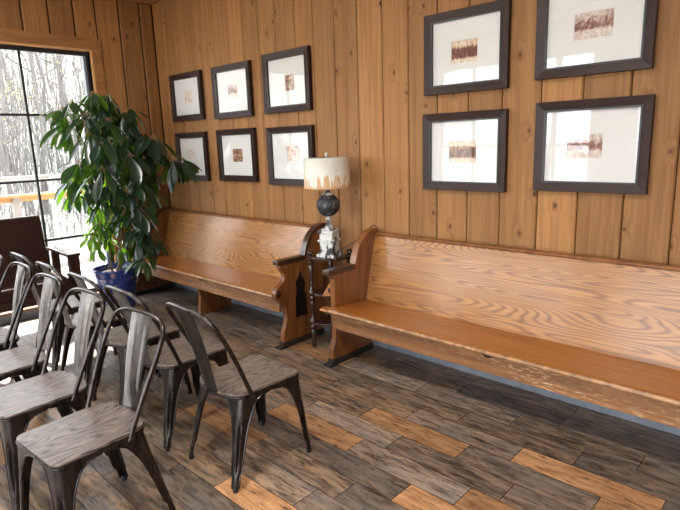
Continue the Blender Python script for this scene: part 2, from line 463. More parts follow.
for i, (a, b) in enumerate(FW):
    w = empty('window_%d' % (i+2), (a, YF, 0)); w['kind'] = 'structure'
    W = b-a
    cs = NB()
    box(cs, -.09, W+.09, -.0, .022, 2.85, 2.95); box(cs, -.09, 0, 0, .022, 0, 2.85); box(cs, W, W+.09, 0, .022, 0, 2.85)
    link('casing', cs, M['trim'], w)
    f2 = NB()
    for q in ((0, .04), (W-.04, W)): box(f2, q[0], q[1], -.1, -.05, FZ, 2.85)
    for z in (FZ, .8, 1.45, 2.1, 2.81): box(f2, .04, W-.04, -.1, -.05, z, z+.035)
    box(f2, W/2-.02, W/2+.02, -.1, -.05, FZ+.035, 2.81)
    link('window_frame', f2, M['black'], w)
    g = NB(); box(g, .03, W-.03, -.078, -.072, FZ+.02, 2.83); link('glass', g, M['glass'], w)

# ------------------------------------------------------------------ pews
def pew(name, X0, X1, label, supports, nose_left=False):
    """X0/X1 outer faces of the two end panels; local y = world y"""
    t = empty(name, (X0, 2.65, 0), 0, label, 'pew', 'long wooden pews along the board wall')
    L = X1-X0; oy = 2.65; TH = .048
    front = [(2.665,.045),(2.668,.12),(2.70,.20),(2.712,.27),(2.70,.34),(2.655,.385),(2.61,.42),(2.598,.46),(2.612,.50),(2.655,.525),(2.70,.555),(2.71,.595),(2.69,.63),(2.668,.655),(2.665,.69)]
    front = smooth_poly(front, 1)
    crest = smooth_poly([(2.925,.69),(2.94,.77),(2.975,.85),(3.03,.905),(3.10,.945),(3.165,.955),(3.205,.93),(3.212,.88)], 2)
    back = [(3.19,.72),(3.13,.35),(3.11,.045)]
    prof = front + [(2.90,.69)] + crest + back
    prof = [(a-oy, b) for a, b in prof]
    for side in (0, 1):
        x0 = 0 if side == 0 else L-TH
        pf = prof
        if nose_left and side == 0: pf = [(a-oy, b) for a, b in [(2.665,.045),(2.668,.12),(2.695,.20),(2.70,.27),(2.70,.655),(2.668,.672),(2.665,.69)] + [(2.90,.69)] + crest + back]
        bm = NB(); prism(bm, pf, 'x', x0, x0+TH)
        p = link('end_panel', bm, M['oak_end'], t, bevel=.006)
        # dark worn rail: arm cap and the curved crest
        bm = NB(); box(bm, x0-.010, x0+TH+.010, 2.636-oy, 2.925-oy, .688, .728)
        link('arm_cap', bm, M['arm_dark'], p, bevel=.006)
        bm = NB()
        cr = [(a-oy, b) for a, b in smooth_poly([(2.925,.722),(2.94,.78),(2.975,.855),(3.03,.915),(3.10,.955),(3.168,.968),(3.218,.94),(3.225,.89)], 2)]
        inn = []
        for i, (a, b) in enumerate(cr):
            q0 = cr[max(i-1, 0)]; q1 = cr[min(i+1, len(cr)-1)]
            tx, tz = q1[0]-q0[0], q1[1]-q0[1]; l = math.hypot(tx, tz); inn.append((a+tz/l*.028, b-tx/l*.028))
        prism(bm, cr+inn[::-1], 'x', x0-.006, x0+TH+.006)
        link('crest_rail', bm, M['arm_dark'] if side == 0 and not nose_left or side == 1 else M['oak_end'], p, bevel=.004)
        bm = NB(); box(bm, x0-.006, x0+TH+.006, 2.655-oy, 3.115-oy, 0, .048)
        box(bm, x0-.012, x0+TH+.012, 2.615-oy, 2.70-oy, 0, .018)
        link('base_shoe', bm, M['skid'], p, bevel=.004)
        bm = NB(); xs = [(x0-.012, x0+.002), (x0+TH-.002, x0+TH+.012)][side]
        for r_, d in (((.028, .6), (.014, 1.0)) if not (nose_left and side == 0) else ()):
            pts = [(2.628-oy+r_*math.cos(2*PI*k/20), .462+r_*math.sin(2*PI*k/20)) for k in range(20)]
            a, b = xs
            if side == 0: a = x0-.012*d
            else: b = x0+TH+.012*d
            prism(bm, pts, 'x', a, b)
        if bm.verts: link('scroll_boss', bm, M['arm_dark'], p, bevel=.003)
        else: bm.free()
        # carved dark recess on the outer face
        half = smooth_poly([(.0,.605),(.014,.585),(.020,.555),(.040,.535),(.052,.50),(.042,.46),(.046,.42),(.062,.39),(.060,.30),(.066,.225)], 1)
        sh = half+[(-a, b) for a, b in half[::-1][:-1]]
        cy = 2.865-oy
        def off(s): return [(cy+a*s, .40+(b-.40)*(1+(s-1)*.55)) for a, b in sh]
        xo = x0-.004 if side == 0 else x0+TH+.004
        bm = NB(); prism(bm, off(1.24), 'x', min(xo, x0+TH/2), max(xo, x0+TH/2)); link('carved_moulding', bm, M['oak_end'], p, bevel=.002)
        xo = x0-.006 if side == 0 else x0+TH+.006
        bm = NB(); prism(bm, off(1.0), 'x', min(xo, x0+TH/2), max(xo, x0+TH/2)); link('recess_panel', bm, M['recess'], p)
    a0 = TH if not nose_left else TH
    # seat
    bm = NB()
    seat = [(2.612,.428),(2.606,.438),(2.612,.449),(2.64,.452),(2.85,.432),(3.085,.418),(3.085,.392),(2.66,.424)]
    prism(bm, [(a-oy, b) for a, b in seat], 'x', TH, L-TH)
    if nose_left:
        prism(bm, [(a-oy, b) for a, b in [(2.602,.428),(2.596,.438),(2.602,.449),(2.64,.452),(2.66,.452),(2.66,.424)]], 'x', -.012, TH+.02)
    link('seat', bm, M['oak_seat'], t, bevel=.003)
    bm = NB(); prism(bm, [(a-oy, b) for a, b in [(2.607,.4265),(2.6005,.438),(2.6065,.4515),(2.622,.4525),(2.622,.4265)]], 'x', TH+.021 if nose_left else TH, L-TH)
    link('seat_nosing', bm, M['oak_edge'], t, bevel=.003)
    # backrest
    bm = NB()
    br = smooth_poly([(3.045,.42),(3.062,.50),(3.10,.66),(3.150,.85),(3.168,.915)], 1)
    back_ = [(a+.024, b-.004) for a, b in br]
    prism(bm, [(a-oy, b) for a, b in br+back_[::-1]], 'x', TH, L-TH)
    link('backrest', bm, M['oak'], t, bevel=.003)
    bm = NB()
    prism(bm, [(a-oy, b) for a, b in [(3.160,.908),(3.158,.925),(3.17,.935),(3.205,.93),(3.210,.915),(3.20,.905)]], 'x', TH, L-TH)
    link('top_rail', bm, M['oak_end'], t, bevel=.003)
    bm = NB(); box(bm, TH, L-TH, 2.672-oy, 2.697-oy, .290, .422)
    link('front_apron', bm, M['oak_worn'], t, bevel=.002)
    for sx in supports:
        bm = NB(); pr = [(2.72,0),(2.725,.10),(2.74,.2),(2.72,.30),(2.73,.40),(3.07,.40),(3.09,.2),(3.09,0)]
        prism(bm, [(a-oy, b) for a, b in pr], 'x', sx-X0-.02, sx-X0+.02)
        link('centre_support', bm, M['oak_end'], t, bevel=.003)
    for nx in ([-4.40] if not nose_left else [-1.42]):
        bm = NB(); prism(bm, [(nx-X0+.036*math.cos(2*PI*k/20), .412+(.008 if math.sin(2*PI*k/20)>0 else .026)*math.sin(2*PI*k/20)) for k in range(20)], 'y', 2.664-oy, 2.675-oy)
        link('finger_notch', bm, M['recess'], t)
    return t
pew('wooden_pew', -5.80, -3.215, 'honey oak pew between the potted plant and the lamp stand', [-4.557])
pew('wooden_pew', -2.705, 1.95, 'longest oak pew, running out of the right edge, scratched apron', [-.25], nose_left=True)

# ------------------------------------------------------------------ pictures
def photo_mat(i, kind):
    m = NT('sepia_print_%d' % i)
    r = random.Random(i*31)
    o = (r.random()*9, r.random()*9, r.random()*9)
    n = m.noise(m.coord((30, 1, 26), o), 1.6, 5, .6, .6)
    n2 = m.noise(m.coord((75, 1, 22), o), 1.2, 3, .6)
    tc = m.n('ShaderNodeTexCoord'); sp = m.n('ShaderNodeSeparateXYZ'); m.l(tc.outputs['Object'], sp.inputs[0])
    z = m.math('MULTIPLY_ADD', sp.outputs[2], 7.5, .5)
    if kind == 'people':      # light sky, row of dark figures, pale ground
        band = m.ramp(z, [(.12, 0), (.26, 1), (.62, .9), (.80, .1)])
        v = m.math('MULTIPLY_ADD', band, -.42, m.math('MULTIPLY_ADD', n2, .9, .28))
    elif kind == 'bridge':
        band = m.ramp(z, [(.30, .1), (.42, 1), (.62, .8), (.85, .25)])
        v = m.math('MULTIPLY_ADD', band, -.34, m.math('MULTIPLY_ADD', n, .9, .25))
    elif kind == 'pale':
        v = m.math('MULTIPLY_ADD', n, 1.2, .05)
    else:
        v = m.math('MULTIPLY_ADD', n, 1.3, -.18)
    if kind == 'people' or kind == 'dark': st = [(.15, (.03,.008,.005)), (.42, (.20,.06,.035)), (.62, (.62,.46,.30)), (.85, (.85,.80,.72))]
    elif kind == 'pale': st = [(.2, (.30,.07,.06)), (.5, (.66,.38,.28)), (.7, (.82,.74,.66)), (.9, (.9,.88,.84))]
    else: st = [(.15, (.045,.012,.012)), (.40, (.27,.12,.09)), (.62, (.62,.52,.45)), (.85, (.85,.84,.82))]
    m.set('Base Color', m.ramp(v, st)); m.set('Roughness', .5)
    return m.m
def mitred(bm, w, h, b, d0, d1, slope=0.0):
    """rectangular moulding ring in the xz plane, outer size w x h; the face lies at y=-d1 outside and -d1+slope inside"""
    o = [(-w/2,-h/2),(w/2,-h/2),(w/2,h/2),(-w/2,h/2)]; i_ = [(-w/2+b,-h/2+b),(w/2-b,-h/2+b),(w/2-b,h/2-b),(-w/2+b,h/2-b)]
    V = {}
    for k in range(4):
        V[k] = [bm.verts.new((o[k][0], -d0, o[k][1])), bm.verts.new((o[k][0], -d1, o[k][1])), bm.verts.new((i_[k][0], -d1+slope, i_[k][1])), bm.verts.new((i_[k][0], -d0, i_[k][1]))]
    for k in range(4):
        a, c = V[k], V[(k+1) % 4]
        for j in range(4):
            bm.faces.new((a[j], a[(j+1) % 4], c[(j+1) % 4], c[j]))
    bmesh.ops.recalc_face_normals(bm, faces=bm.faces)
pics = [
 # x0, x1, z0, z1, photo w, h, dx, dz, kind, label
 (-5.575,-4.972,1.902,2.389,.150,.125,.01,.0,'pale','framed picture nearest the corner, upper row, small pale reddish print'),
 (-4.768,-4.160,1.888,2.382,.150,.125,.0,.0,'bridge','upper framed picture second from the corner, glass full of tree reflections'),
 (-3.970,-3.368,1.893,2.400,.120,.130,.03,-.01,'dark','upper framed picture above and left of the lampshade, small dark print'),
 (-5.567,-4.966,1.265,1.777,.150,.10,-.03,.03,'pale','framed picture partly hidden behind the plant leaves, lower row near the corner'),
 (-4.760,-4.149,1.275,1.782,.160,.125,.0,.0,'dark','lower framed picture second from the corner, small dark red-brown print'),
 (-3.968,-3.362,1.257,1.772,.170,.130,.03,.02,'pale','lower framed picture partly behind the lampshade, pale red print'),
 (-2.232,-1.622,1.913,2.425,.190,.138,-.01,.0,'people','upper framed picture right of the lamp, print of a row of dark figures'),
 (-2.242,-1.620,1.274,1.790,.205,.142,-.01,.0,'people','lower framed picture right of the lamp, small sepia group print'),
 (-1.450,-.830,1.940,2.440,.205,.135,.0,.01,'bridge','upper right framed picture, cut by the top edge, print of a white bridge'),
 (-1.434,-.810,1.294,1.810,.195,.135,-.03,.0,'bridge','lowest right framed picture above the long pew, sepia river print'),
]
for i, (x0, x1, z0, z1, pw, ph, dx, dz, kd, lab) in enumerate(pics):
    wd, ht = x1-x0, z1-z0
    t = empty('framed_picture', ((x0+x1)/2, YB, (z0+z1)/2), 0, lab, 'picture', 'framed prints on the board wall')
    bm = NB(); mitred(bm, wd, ht, .052, .002, .042, .012); link('frame', bm, M['frame'], t, bevel=.002)
    bm = NB(); mitred(bm, wd-.098, ht-.098, .010, .008, .034); link('inner_lip', bm, M['frame_lip'], t)
    iw, ih = wd-.112, ht-.112
    # mat board with a window cut in it
    bm = NB()
    a0, a1, b0, b1 = dx-pw/2, dx+pw/2, dz-ph/2, dz+ph/2
    for q in ((-iw/2, iw/2, -ih/2, b0), (-iw/2, iw/2, b1, ih/2), (-iw/2, a0, b0, b1), (a1, iw/2, b0, b1)):
        box(bm, q[0], q[1], -.014, -.010, q[2], q[3])
    link('mat_board', bm, M['mat'], t)
    bm = NB(); box(bm, -pw/2-.005, pw/2+.005, -.001, .001, -ph/2-.005, ph/2+.005)
    ph_o = link('print', bm, photo_mat(i, kd), t); ph_o.location = (dx, -.0085, dz)
    bm = NB(); box(bm, -iw/2-.002, iw/2+.002, -.022, -.019, -ih/2-.002, ih/2+.002); link('glass', bm, M['glass'], t)

# ------------------------------------------------------------------ lamp stand (three tier shelf), lamp, ornament, cord
tc = Vector((-2.945, 2.955, 0))
t = empty('tiered_lamp_stand', tc, math.radians(45), 'dark turned-leg three-tier stand in the gap between the two pews', 'side table')
r = .155
posts = [(-r, 0), (r, 0), (0, r)]
def shelf_poly(s=1.0):
    # flat back corner shelf with a rounded front
    out = []
    for k in range(25):
        a = PI + PI*k/24
        out.append((r*1.0*math.cos(a)*s, .10*math.sin(a)*s))
    out += [(r*s, .03), (.03, r*s), (-.03, r*s), (-r*s, .03)]
    return out
for z in (.748, .458, .215):
    bm = NB(); prism(bm, shelf_poly(), 'z', z-.022, z); link('shelf', bm, M['brown_dark'], t, bevel=.004)
for px_, py_ in posts:
    bm = NB()
    pr = [(.010,0),(.013,.02),(.010,.05),(.014,.10),(.017,.13),(.011,.15),(.019,.175),(.012,.19),(.019,.205),(.019,.225),(.012,.24),(.009,.27),(.011,.33),(.016,.37),(.011,.39),(.018,.415),(.012,.43),(.019,.445),(.019,.465),(.012,.48),(.009,.52),(.011,.60),(.016,.66),(.011,.68),(.019,.70),(.013,.712),(.021,.73),(.021,.757),(.010,.765),(.017,.780),(.013,.793),(.004,.80)]
    lathe(bm, [(a*1.6, b) for a, b in pr], 14, px_, py_); link('turned_leg', bm, M['brown_dark'], t, smooth=True)
# table lamp
lp = empty('table_lamp', tc+Vector((0, 0, .7485)), math.radians(15), 'table lamp with distressed cream drum shade, on the dark stand', 'lamp')
def sqr(bm, h, z0, z1): box(bm, -h, h, -h, h, z0, z1)
bm = NB()
sqr(bm, .078, 0, .022); sqr(bm, .068, .022, .038); sqr(bm, .057, .038, .118); sqr(bm, .068, .118, .136); sqr(bm, .057, .136, .188); sqr(bm, .068, .188, .208); sqr(bm, .050, .208, .222)
link('column_base', bm, M['lamp_white'], lp, bevel=.003)
bm = NB(); lathe(bm, [(.040,.222),(.036,.232),(.022,.25),(.015,.27),(.022,.285),(.028,.292),(.022,.300),(.014,.31),(.018,.325)], 20); link('lower_neck', bm, M['lamp_white'], lp, smooth=True)
bm = NB()
R0, zc = .090, .402
lathe(bm, [(max(.012, R0*math.sin(PI*k/18)), zc-R0*math.cos(PI*k/18)) for k in range(19)], 28)
link('ball', bm, M['lamp_ball'], lp, smooth=True)
bm = NB(); lathe(bm, [(.045,.478),(.042,.487),(.026,.50),(.012,.515),(.008,.53),(.008,.75),(.004,.77)], 20); link('upper_neck', bm, M['lamp_white'], lp, smooth=True)
sh = NB()
RO = .178; Hs = .226
n = 48
prs = [(RO, 0), (RO+.002, .004), (RO, .008), (RO-.003, Hs-.008), (RO-.001, Hs-.004), (RO-.003, Hs), (RO-.007, Hs), (RO-.007, .0)]
rings = [[sh.verts.new((a*math.cos(2*PI*k/n), a*math.sin(2*PI*k/n), z)) for k in range(n)] for a, z in prs]
for i in range(len(rings)):
    A, B = rings[i], rings[(i+1) % len(rings)]
    for k in range(n): sh.faces.new((A[k], A[(k+1) % n], B[(k+1) % n], B[k]))
so = link('lamp_shade', sh, M['shade'], lp, smooth=True); so.location = (0, 0, .535)
bm = NB()
for k in range(3):
    a = 2*PI*k/3+.3; tube(bm, [(0, 0, .762), (.171*math.cos(a), .171*math.sin(a), .762)], .002, 6)
link('shade_spider', bm, M['frame_lip'], lp)
bm = NB(); lathe(bm, [(.004,.765),(.006,.772),(.012,.780),(.014,.788),(.010,.797),(.003,.802)], 14); link('finial', bm, M['lamp_white'], lp, smooth=True)
# cord
bm = NB()
cp = smooth_poly([(-2.9, 2.97, 0.775), (-2.826, 2.98, 0.82), (-2.788, 3.02, 0.846), (-2.759, 3.07, 0.876), (-2.729, 3.12, 0.927), (-2.716, 3.19, 0.965), (-2.72, 3.225, 0.98), (-2.66, 3.232, 0.93), (-2.6, 3.236, 0.7), (-2.58, 3.236, 0.3)], 3)
tube(bm, cp, .0035, 7)
tag(link('lamp_cord', bm, M['cord'], smooth=True), 'thin dark cord from the lamp base up over the end of the long pew', 'cord')
# ornament on the middle shelf
orn = empty('carved_ornament', (-2.875, 2.86, .4555), math.radians(40), 'small orange-brown wedge ornament with black disc on the stand\'s middle shelf', 'ornament')
bm = NB(); prism(bm, [(-.055,0),(.045,0),(.045,.06),(.02,.095),(.005,.10),(-.005,.085)], 'y', -.012, .012); link('wedge', bm, M['orna'], orn, bevel=.004)
bm = NB(); prism(bm, [(.012+.020*math.cos(2*PI*k/18), .048+.024*math.sin(2*PI*k/18)) for k in range(18)], 'y', -.020, -.011); link('disc', bm, M['frame_lip'], orn, bevel=.002)

# ------------------------------------------------------------------ metal chairs
def leg_bm(sx, sy):
    """folded sheet leg: an open channel wrapping the corner, flaring into the skirt under the seat"""
    bm = NB()
    zs = [.436,.430,.420,.405,.385,.36,.33,.30,.26,.22,.17,.12,.085,.075,.03,.018]
    rings = []
    for z in zs:
        u = (.436-z)/.418
        wx = .034+.150*max(0, 1-u/.07)**2*.5 + .078*math.exp(-((.436-z)/.085)) + .012*(1-u)
        wx = min(wx, .182)
        if z > .434: wx = .189
        if z < .08: wx *= .78
        cx = .189 + (.222-.189)*u**.9 + .012*math.sin(PI*min(1, u*1.1))*0
        cy = (.208 + (.236-.208)*u) if sy > 0 else (.170 + (.258-.170)*u**1.05)
        lim = .170 if sy < 0 else .205
        wy = wx if z < .43 else .185
        rr = min(.032, wx*.55)
        groove = .006 if .10 < z < .33 else 0.0
        pts = [(cx-wx, cy-.002)]
        pts.append((cx-wx*.75, cy)); pts.append((cx-rr, cy))
        for k in range(1, 8):
            a = PI/2*(1-k/8)
            g_ = groove*math.exp(-((k-4)/1.1)**2)*1.8
            pts.append((cx-rr+(rr-g_)*math.cos(a), cy-rr+(rr-g_)*math.sin(a)))
        pts.append((cx, cy-rr)); pts.append((cx, cy-wy*.75)); pts.append((cx-.002, cy-wy))
        rings.append([(sx*a, sy*b, z) for a, b in pts])
    V = [[bm.verts.new(p) for p in r_] for r_ in rings]
    for a, b in zip(V, V[1:]):
        for k in range(len(a)-1):
            q = (a[k], a[k+1], b[k+1], b[k])
            bm.faces.new(q if sx*sy > 0 else q[::-1])
    bmesh.ops.recalc_face_normals(bm, faces=bm.faces)
    bmesh.ops.solidify(bm, geom=list(bm.faces), thickness=.003)
    # rolled edges along both free sides
    for idx in (0, -1):
        tube(bm, [Vector(r_[idx]) for r_ in rings], .0045, 6)
    return bm
def seat_outline(h=0.0):
    pts = []
    W, F, B = .192-h, .214-h, .172-h
    cr = .036
    for cx, cy, a0 in ((W-cr, F-cr, 0), (-W+cr, F-cr, PI/2)):
        for k in range(7):
            a = a0 + PI/2*k/6; pts.append((cx+cr*math.cos(a), cy+cr*math.sin(a)))
    # curved back edge
    for k in range(17):
        a = PI + PI*k/16
        x = (W)*math.cos(a); s = abs(math.sin(a))**.75
        pts.append((x, -.115 - (.105-h)*s))
    return pts
def make_chair():
    t = empty('metal_chair', (0, 0, 0))
    for sx, sy in ((-1, -1), (1, -1), (-1, 1), (1, 1)):
        l = link('leg', leg_bm(sx, sy), M['gun'], t, smooth=True)
        fy = .236 if sy > 0 else .258
        bm = NB(); c = (sx*(.222-.014), sy*(fy-.014))
        lathe(bm, [(.0125, 0), (.0135, .004), (.0135, .022), (.0125, .030)], 12, c[0], c[1]); link('rubber_foot', bm, M['rubber'], l, smooth=True)
    bm = NB(); prism(bm, seat_outline(), 'z', .434, .4475); link('seat_rim', bm, M['gun'], t, bevel=.003)
    bm = NB(); prism(bm, seat_outline(.004), 'z', .448, .4615); link('wooden_seat', bm, M['chairwood'], t, bevel=.004, seg=3)
    # cross brace beneath
    bm = NB()
    for s in (-1, 1):
        tube(bm, [(-.165*s, -.14, .395), (0, .01, .405), (.165*s, .175, .395)], .009, 8, flat=.35)
    link('cross_brace', bm, M['gun'], t, smooth=True)
    # hoop back
    pts = []
    ctrl = [(.189, -.095, .425), (.193, -.125, .50), (.208, -.185, .64), (.218, -.250, .770), (.208, -.298, .860), (.140, -.318, .893), (.0, -.322, .897)]
    pts = smooth_poly(ctrl + [(-a, b, c) for a, b, c in ctrl[::-1][1:]], 3)
    bm = NB(); tube(bm, pts, .0115, 10, flat=.85); link('back_hoop', bm, M['gun'], t, smooth=True)
    # splat with a pressed panel
    bm = NB()
    NZ, NX = 14, 12
    grid = []
    for i in range(NZ+1):
        v = i/NZ
        z = .43 + v*.460
        yb = -.214 - .022*math.sin(PI*v)*-1 - v*.094
        yb = -.206 - .114*v + .010*math.sin(PI*v)
        hw = .060 + .024*v
        row = []
        for j in range(NX+1):
            u = -1+2*j/NX
            e = .0
            if abs(u) < .45 and .22 < v < .86: e = -.006
            row.append(bm.verts.new((u*hw, yb - .012*(1-u*u) + e*-1, z)))
        grid.append(row)
    for i in range(NZ):
        for j in range(NX): bm.faces.new((grid[i][j], grid[i][j+1], grid[i+1][j+1], grid[i+1][j]))
    bmesh.ops.solidify(bm, geom=list(bm.faces), thickness=.003)
    link('back_splat', bm, M['gun_splat_lit'], t, smooth=True)
    bm = NB()
    bm.free()
    for s in (-1, 1):
        bm = NB(); tube(bm, [(s*.186, -.1, .440), (s*.205, -.1, .440)], .008, 8); link('hoop_bolt', bm, M['rubber'], t)
    return t
chairs = [
 # x, y, rz, label ; rz=0 faces the wall (+y)
 (-2.185, 1.545, -2, 'dark metal chair facing the wall, nearest the right pew, seat and all legs in view'),
 (-2.775, 1.505, 0, 'metal chair facing the wall, directly left of the frontmost wall-facing one'),
 (-3.30, 1.50, 0, 'metal chair facing the wall, third from the right in the far row'),
 (-3.85, 1.49, 0, 'metal chair facing the wall, second from the left in the far row'),
 (-4.40, 1.49, 0, 'metal chair facing the wall, leftmost of the far row, by the dark bench'),
 (-2.265, .755, 184.5, 'nearest metal chair, grained wood seat turned toward the viewer, bottom left'),
 (-2.85, .75, 183, 'metal chair second nearest in the front row, seat cut by the left edge'),
 (-3.42, .75, 182, 'metal chair third nearest in the front row, hoop back before the far row'),
 (-3.96, .76, 181, 'metal chair fourth in the front row, only hoop, splat and seat corner in view'),
 (-4.56, .76, 180, 'metal chair at the far left end of the front row, only its hoop top showing'),
]
proto = make_chair()
for i, (x, y, rz, lab) in enumerate(chairs):
    o = proto if i == 0 else copy_tree(proto)
    o.location = (x, y, 0); o.rotation_euler.z = math.radians(rz)
    tag(o, lab, 'chair', 'metal chairs with wooden seats')

# ------------------------------------------------------------------ dark bench by the window
bn = empty('dark_bench', (-5.42, .9, 0), 0, 'dark brown high-backed bench with flat arm, in front of the window', 'bench')
bx = 0.0
def wb(x): return x+5.42
bm = NB(); prism(bm, [(wb(-5.70),1.03),(wb(-5.745),1.03),(wb(-5.66),.38),(wb(-5.60),.38)], 'y', -.95, .87)
link('backrest', bm, M['leather'], bn, bevel=.02, seg=3)
bm = NB(); prism(bm, [(wb(-5.74),0),(wb(-5.69),0),(wb(-5.63),.69),(wb(-5.67),.69)], 'y', .905, .975); link('leg', bm, M['bench'], bn, bevel=.004)
bm = NB(); box(bm, wb(-5.235), wb(-5.165), .90, .985, 0, .672); link('leg', bm, M['bench'], bn, bevel=.004)
bm = NB(); prism(bm, [(wb(-5.74),0),(wb(-5.69),0),(wb(-5.63),.69),(wb(-5.67),.69)], 'y', -1.05, -.98); link('leg', bm, M['bench'], bn, bevel=.004)
bm = NB(); box(bm, wb(-5.235), wb(-5.165), -1.06, -.975, 0, .672); link('leg', bm, M['bench'], bn, bevel=.004)
for y0 in (.875, -1.07):
    bm = NB(); prism(bm, [(wb(-5.69),.69),(wb(-5.15),.672),(wb(-5.15),.698),(wb(-5.69),.716)], 'y', y0, y0+.12); link('arm', bm, M['bench'], bn, bevel=.005)
bm = NB(); box(bm, wb(-5.66), wb(-5.19), -.97, .90, .36, .47); link('seat_cushion', bm, M['leather'], bn, bevel=.02, seg=3)
bm = NB(); box(bm, wb(-5.235), wb(-5.195), -.975, .90, .285, .358); link('front_rail', bm, M['bench'], bn, bevel=.004)

# ------------------------------------------------------------------ plant pot and plant
PX, PY = -5.45, 2.33
pt = empty('plant_pot', (PX, PY, 0), 0, 'cobalt blue glazed round pot holding the tall plant', 'pot')
bm = NB()
pr = [(.135,0),(.15,.005),(.165,.10),(.185,.22),(.196,.30),(.202,.305),(.200,.318),(.205,.325),(.203,.342),(.209,.350),(.207,.365),(.212,.375),(.216,.40),(.224,.415),(.226,.432),(.220,.442),(.208,.440),(.198,.42),(.192,.38)]
lathe(bm, pr, 40, cap=False)
bm.faces.new([v for v in bm.verts if abs(v.co.z) < 1e-6][::-1])
link('bowl', bm, M['pot'], pt, smooth=True)
bm = NB(); lathe(bm, [(.02,.388),(.196,.386),(.19,.35)], 32, cap=False); bm.faces.new([v for v in bm.verts if abs(v.co.z-.388) < 1e-6]); link('soil', bm, M['soil'], pt)

pl = empty('potted_umbrella_plant', (PX, PY, .39), 0, 'tall umbrella plant with drooping dark green leaves, in the blue pot', 'plant')
base = Vector((PX, PY, .39))
fol = NB(); flay = fol.loops.layers.color.new('leaf'); pet = NB()
def leaf(bm, lay, base, d, length, width, nrm, shade_):
    d = d.normalized(); side = d.cross(nrm).normalized(); up = side.cross(d).normalized()
    N = 7
    prof = [0.04, .34, .70, .97, 1.0, .72, .0]
    rows = []
    droop = R.uniform(.12, .38)*length
    for i in range(N):
        u = i/(N-1)
        c = base + d*length*u + Vector((0, 0, -1))*droop*u*u
        w_ = width*prof[i]*.5
        rows.append([bm.verts.new(c+side*-w_+up*w_*.28), bm.verts.new(c - up*w_*.10), bm.verts.new(c+side*w_+up*w_*.28)])
    for a, b in zip(rows, rows[1:]):
        for k in range(2):
            f = bm.faces.new((a[k], a[k+1], b[k+1], b[k])); f.smooth = True
            for l in f.loops: l[lay] = (shade_, shade_, shade_, 1)
RB = random.Random(11)
def cluster(c, rad, n, sunlit=0.0):
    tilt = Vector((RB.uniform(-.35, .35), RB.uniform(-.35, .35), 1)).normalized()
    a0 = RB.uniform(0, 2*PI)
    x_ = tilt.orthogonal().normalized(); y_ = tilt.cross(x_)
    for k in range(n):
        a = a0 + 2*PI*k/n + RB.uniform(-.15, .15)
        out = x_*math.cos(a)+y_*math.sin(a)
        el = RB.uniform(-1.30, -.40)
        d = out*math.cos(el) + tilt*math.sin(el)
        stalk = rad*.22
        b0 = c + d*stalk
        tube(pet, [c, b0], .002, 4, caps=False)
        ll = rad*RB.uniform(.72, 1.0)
        leaf(fol, flay, b0, d, ll, ll*RB.uniform(.33, .44), (tilt if abs(tilt.dot(d)) < .9 else out), min(1, max(0, RB.gauss(.35+sunlit, .22))))
stems = []
stem_pts = [
  [(-5.47,2.30,.38),(-5.42,2.28,.9),(-5.40,2.20,1.4),(-5.38,2.18,1.85)],
  [(-5.42,2.36,.38),(-5.36,2.42,.95),(-5.28,2.46,1.5),(-5.22,2.45,1.85)],
  [(-5.38,2.30,.38),(-5.26,2.42,.8),(-5.15,2.60,1.3),(-5.02,2.72,1.60)],
  [(-5.50,2.38,.38),(-5.44,2.42,.8),(-5.42,2.34,1.15)],
]
spl = [smooth_poly(s, 3) for s in stem_pts]
for s in spl:
    b_ = NB(); tube(b_, [Vector(p)-base for p in s], [.013*(1-.6*i/len(s)) for i in range(len(s))], 8); link('stem', b_, M['stem'], pl, smooth=True)
# cluster centres in the room (x, y, z, radius, sunlight put into the leaf colour)
F_, U_ = None, None
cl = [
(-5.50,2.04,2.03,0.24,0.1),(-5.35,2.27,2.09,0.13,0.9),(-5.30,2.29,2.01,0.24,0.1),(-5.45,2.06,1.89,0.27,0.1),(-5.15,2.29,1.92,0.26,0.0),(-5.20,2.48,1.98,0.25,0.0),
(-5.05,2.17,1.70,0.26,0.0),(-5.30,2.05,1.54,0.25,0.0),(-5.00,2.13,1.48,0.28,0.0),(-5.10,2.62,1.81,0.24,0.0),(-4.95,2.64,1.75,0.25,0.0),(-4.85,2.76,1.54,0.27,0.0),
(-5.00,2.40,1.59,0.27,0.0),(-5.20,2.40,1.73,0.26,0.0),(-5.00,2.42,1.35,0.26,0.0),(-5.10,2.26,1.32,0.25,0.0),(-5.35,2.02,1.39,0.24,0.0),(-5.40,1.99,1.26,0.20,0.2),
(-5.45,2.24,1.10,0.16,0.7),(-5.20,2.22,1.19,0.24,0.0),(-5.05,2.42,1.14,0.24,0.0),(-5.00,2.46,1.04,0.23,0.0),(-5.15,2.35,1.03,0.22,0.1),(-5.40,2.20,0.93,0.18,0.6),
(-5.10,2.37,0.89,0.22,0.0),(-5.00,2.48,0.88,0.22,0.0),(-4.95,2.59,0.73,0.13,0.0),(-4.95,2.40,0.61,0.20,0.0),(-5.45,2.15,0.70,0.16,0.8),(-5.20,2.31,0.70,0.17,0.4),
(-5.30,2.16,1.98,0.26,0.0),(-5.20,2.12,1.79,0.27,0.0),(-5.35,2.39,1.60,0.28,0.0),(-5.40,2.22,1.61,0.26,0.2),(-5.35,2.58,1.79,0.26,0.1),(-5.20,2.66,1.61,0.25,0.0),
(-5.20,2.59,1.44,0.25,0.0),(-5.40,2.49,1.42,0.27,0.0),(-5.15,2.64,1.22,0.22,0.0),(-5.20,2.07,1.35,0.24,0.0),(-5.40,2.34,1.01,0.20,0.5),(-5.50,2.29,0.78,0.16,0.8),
(-5.10,2.54,0.72,0.20,0.0),(-5.00,2.37,0.76,0.20,0.0),(-4.95,2.93,1.52,0.20,0.0),(-5.40,2.51,1.91,0.25,0.2),(-5.10,2.77,1.60,0.22,0.0)
]
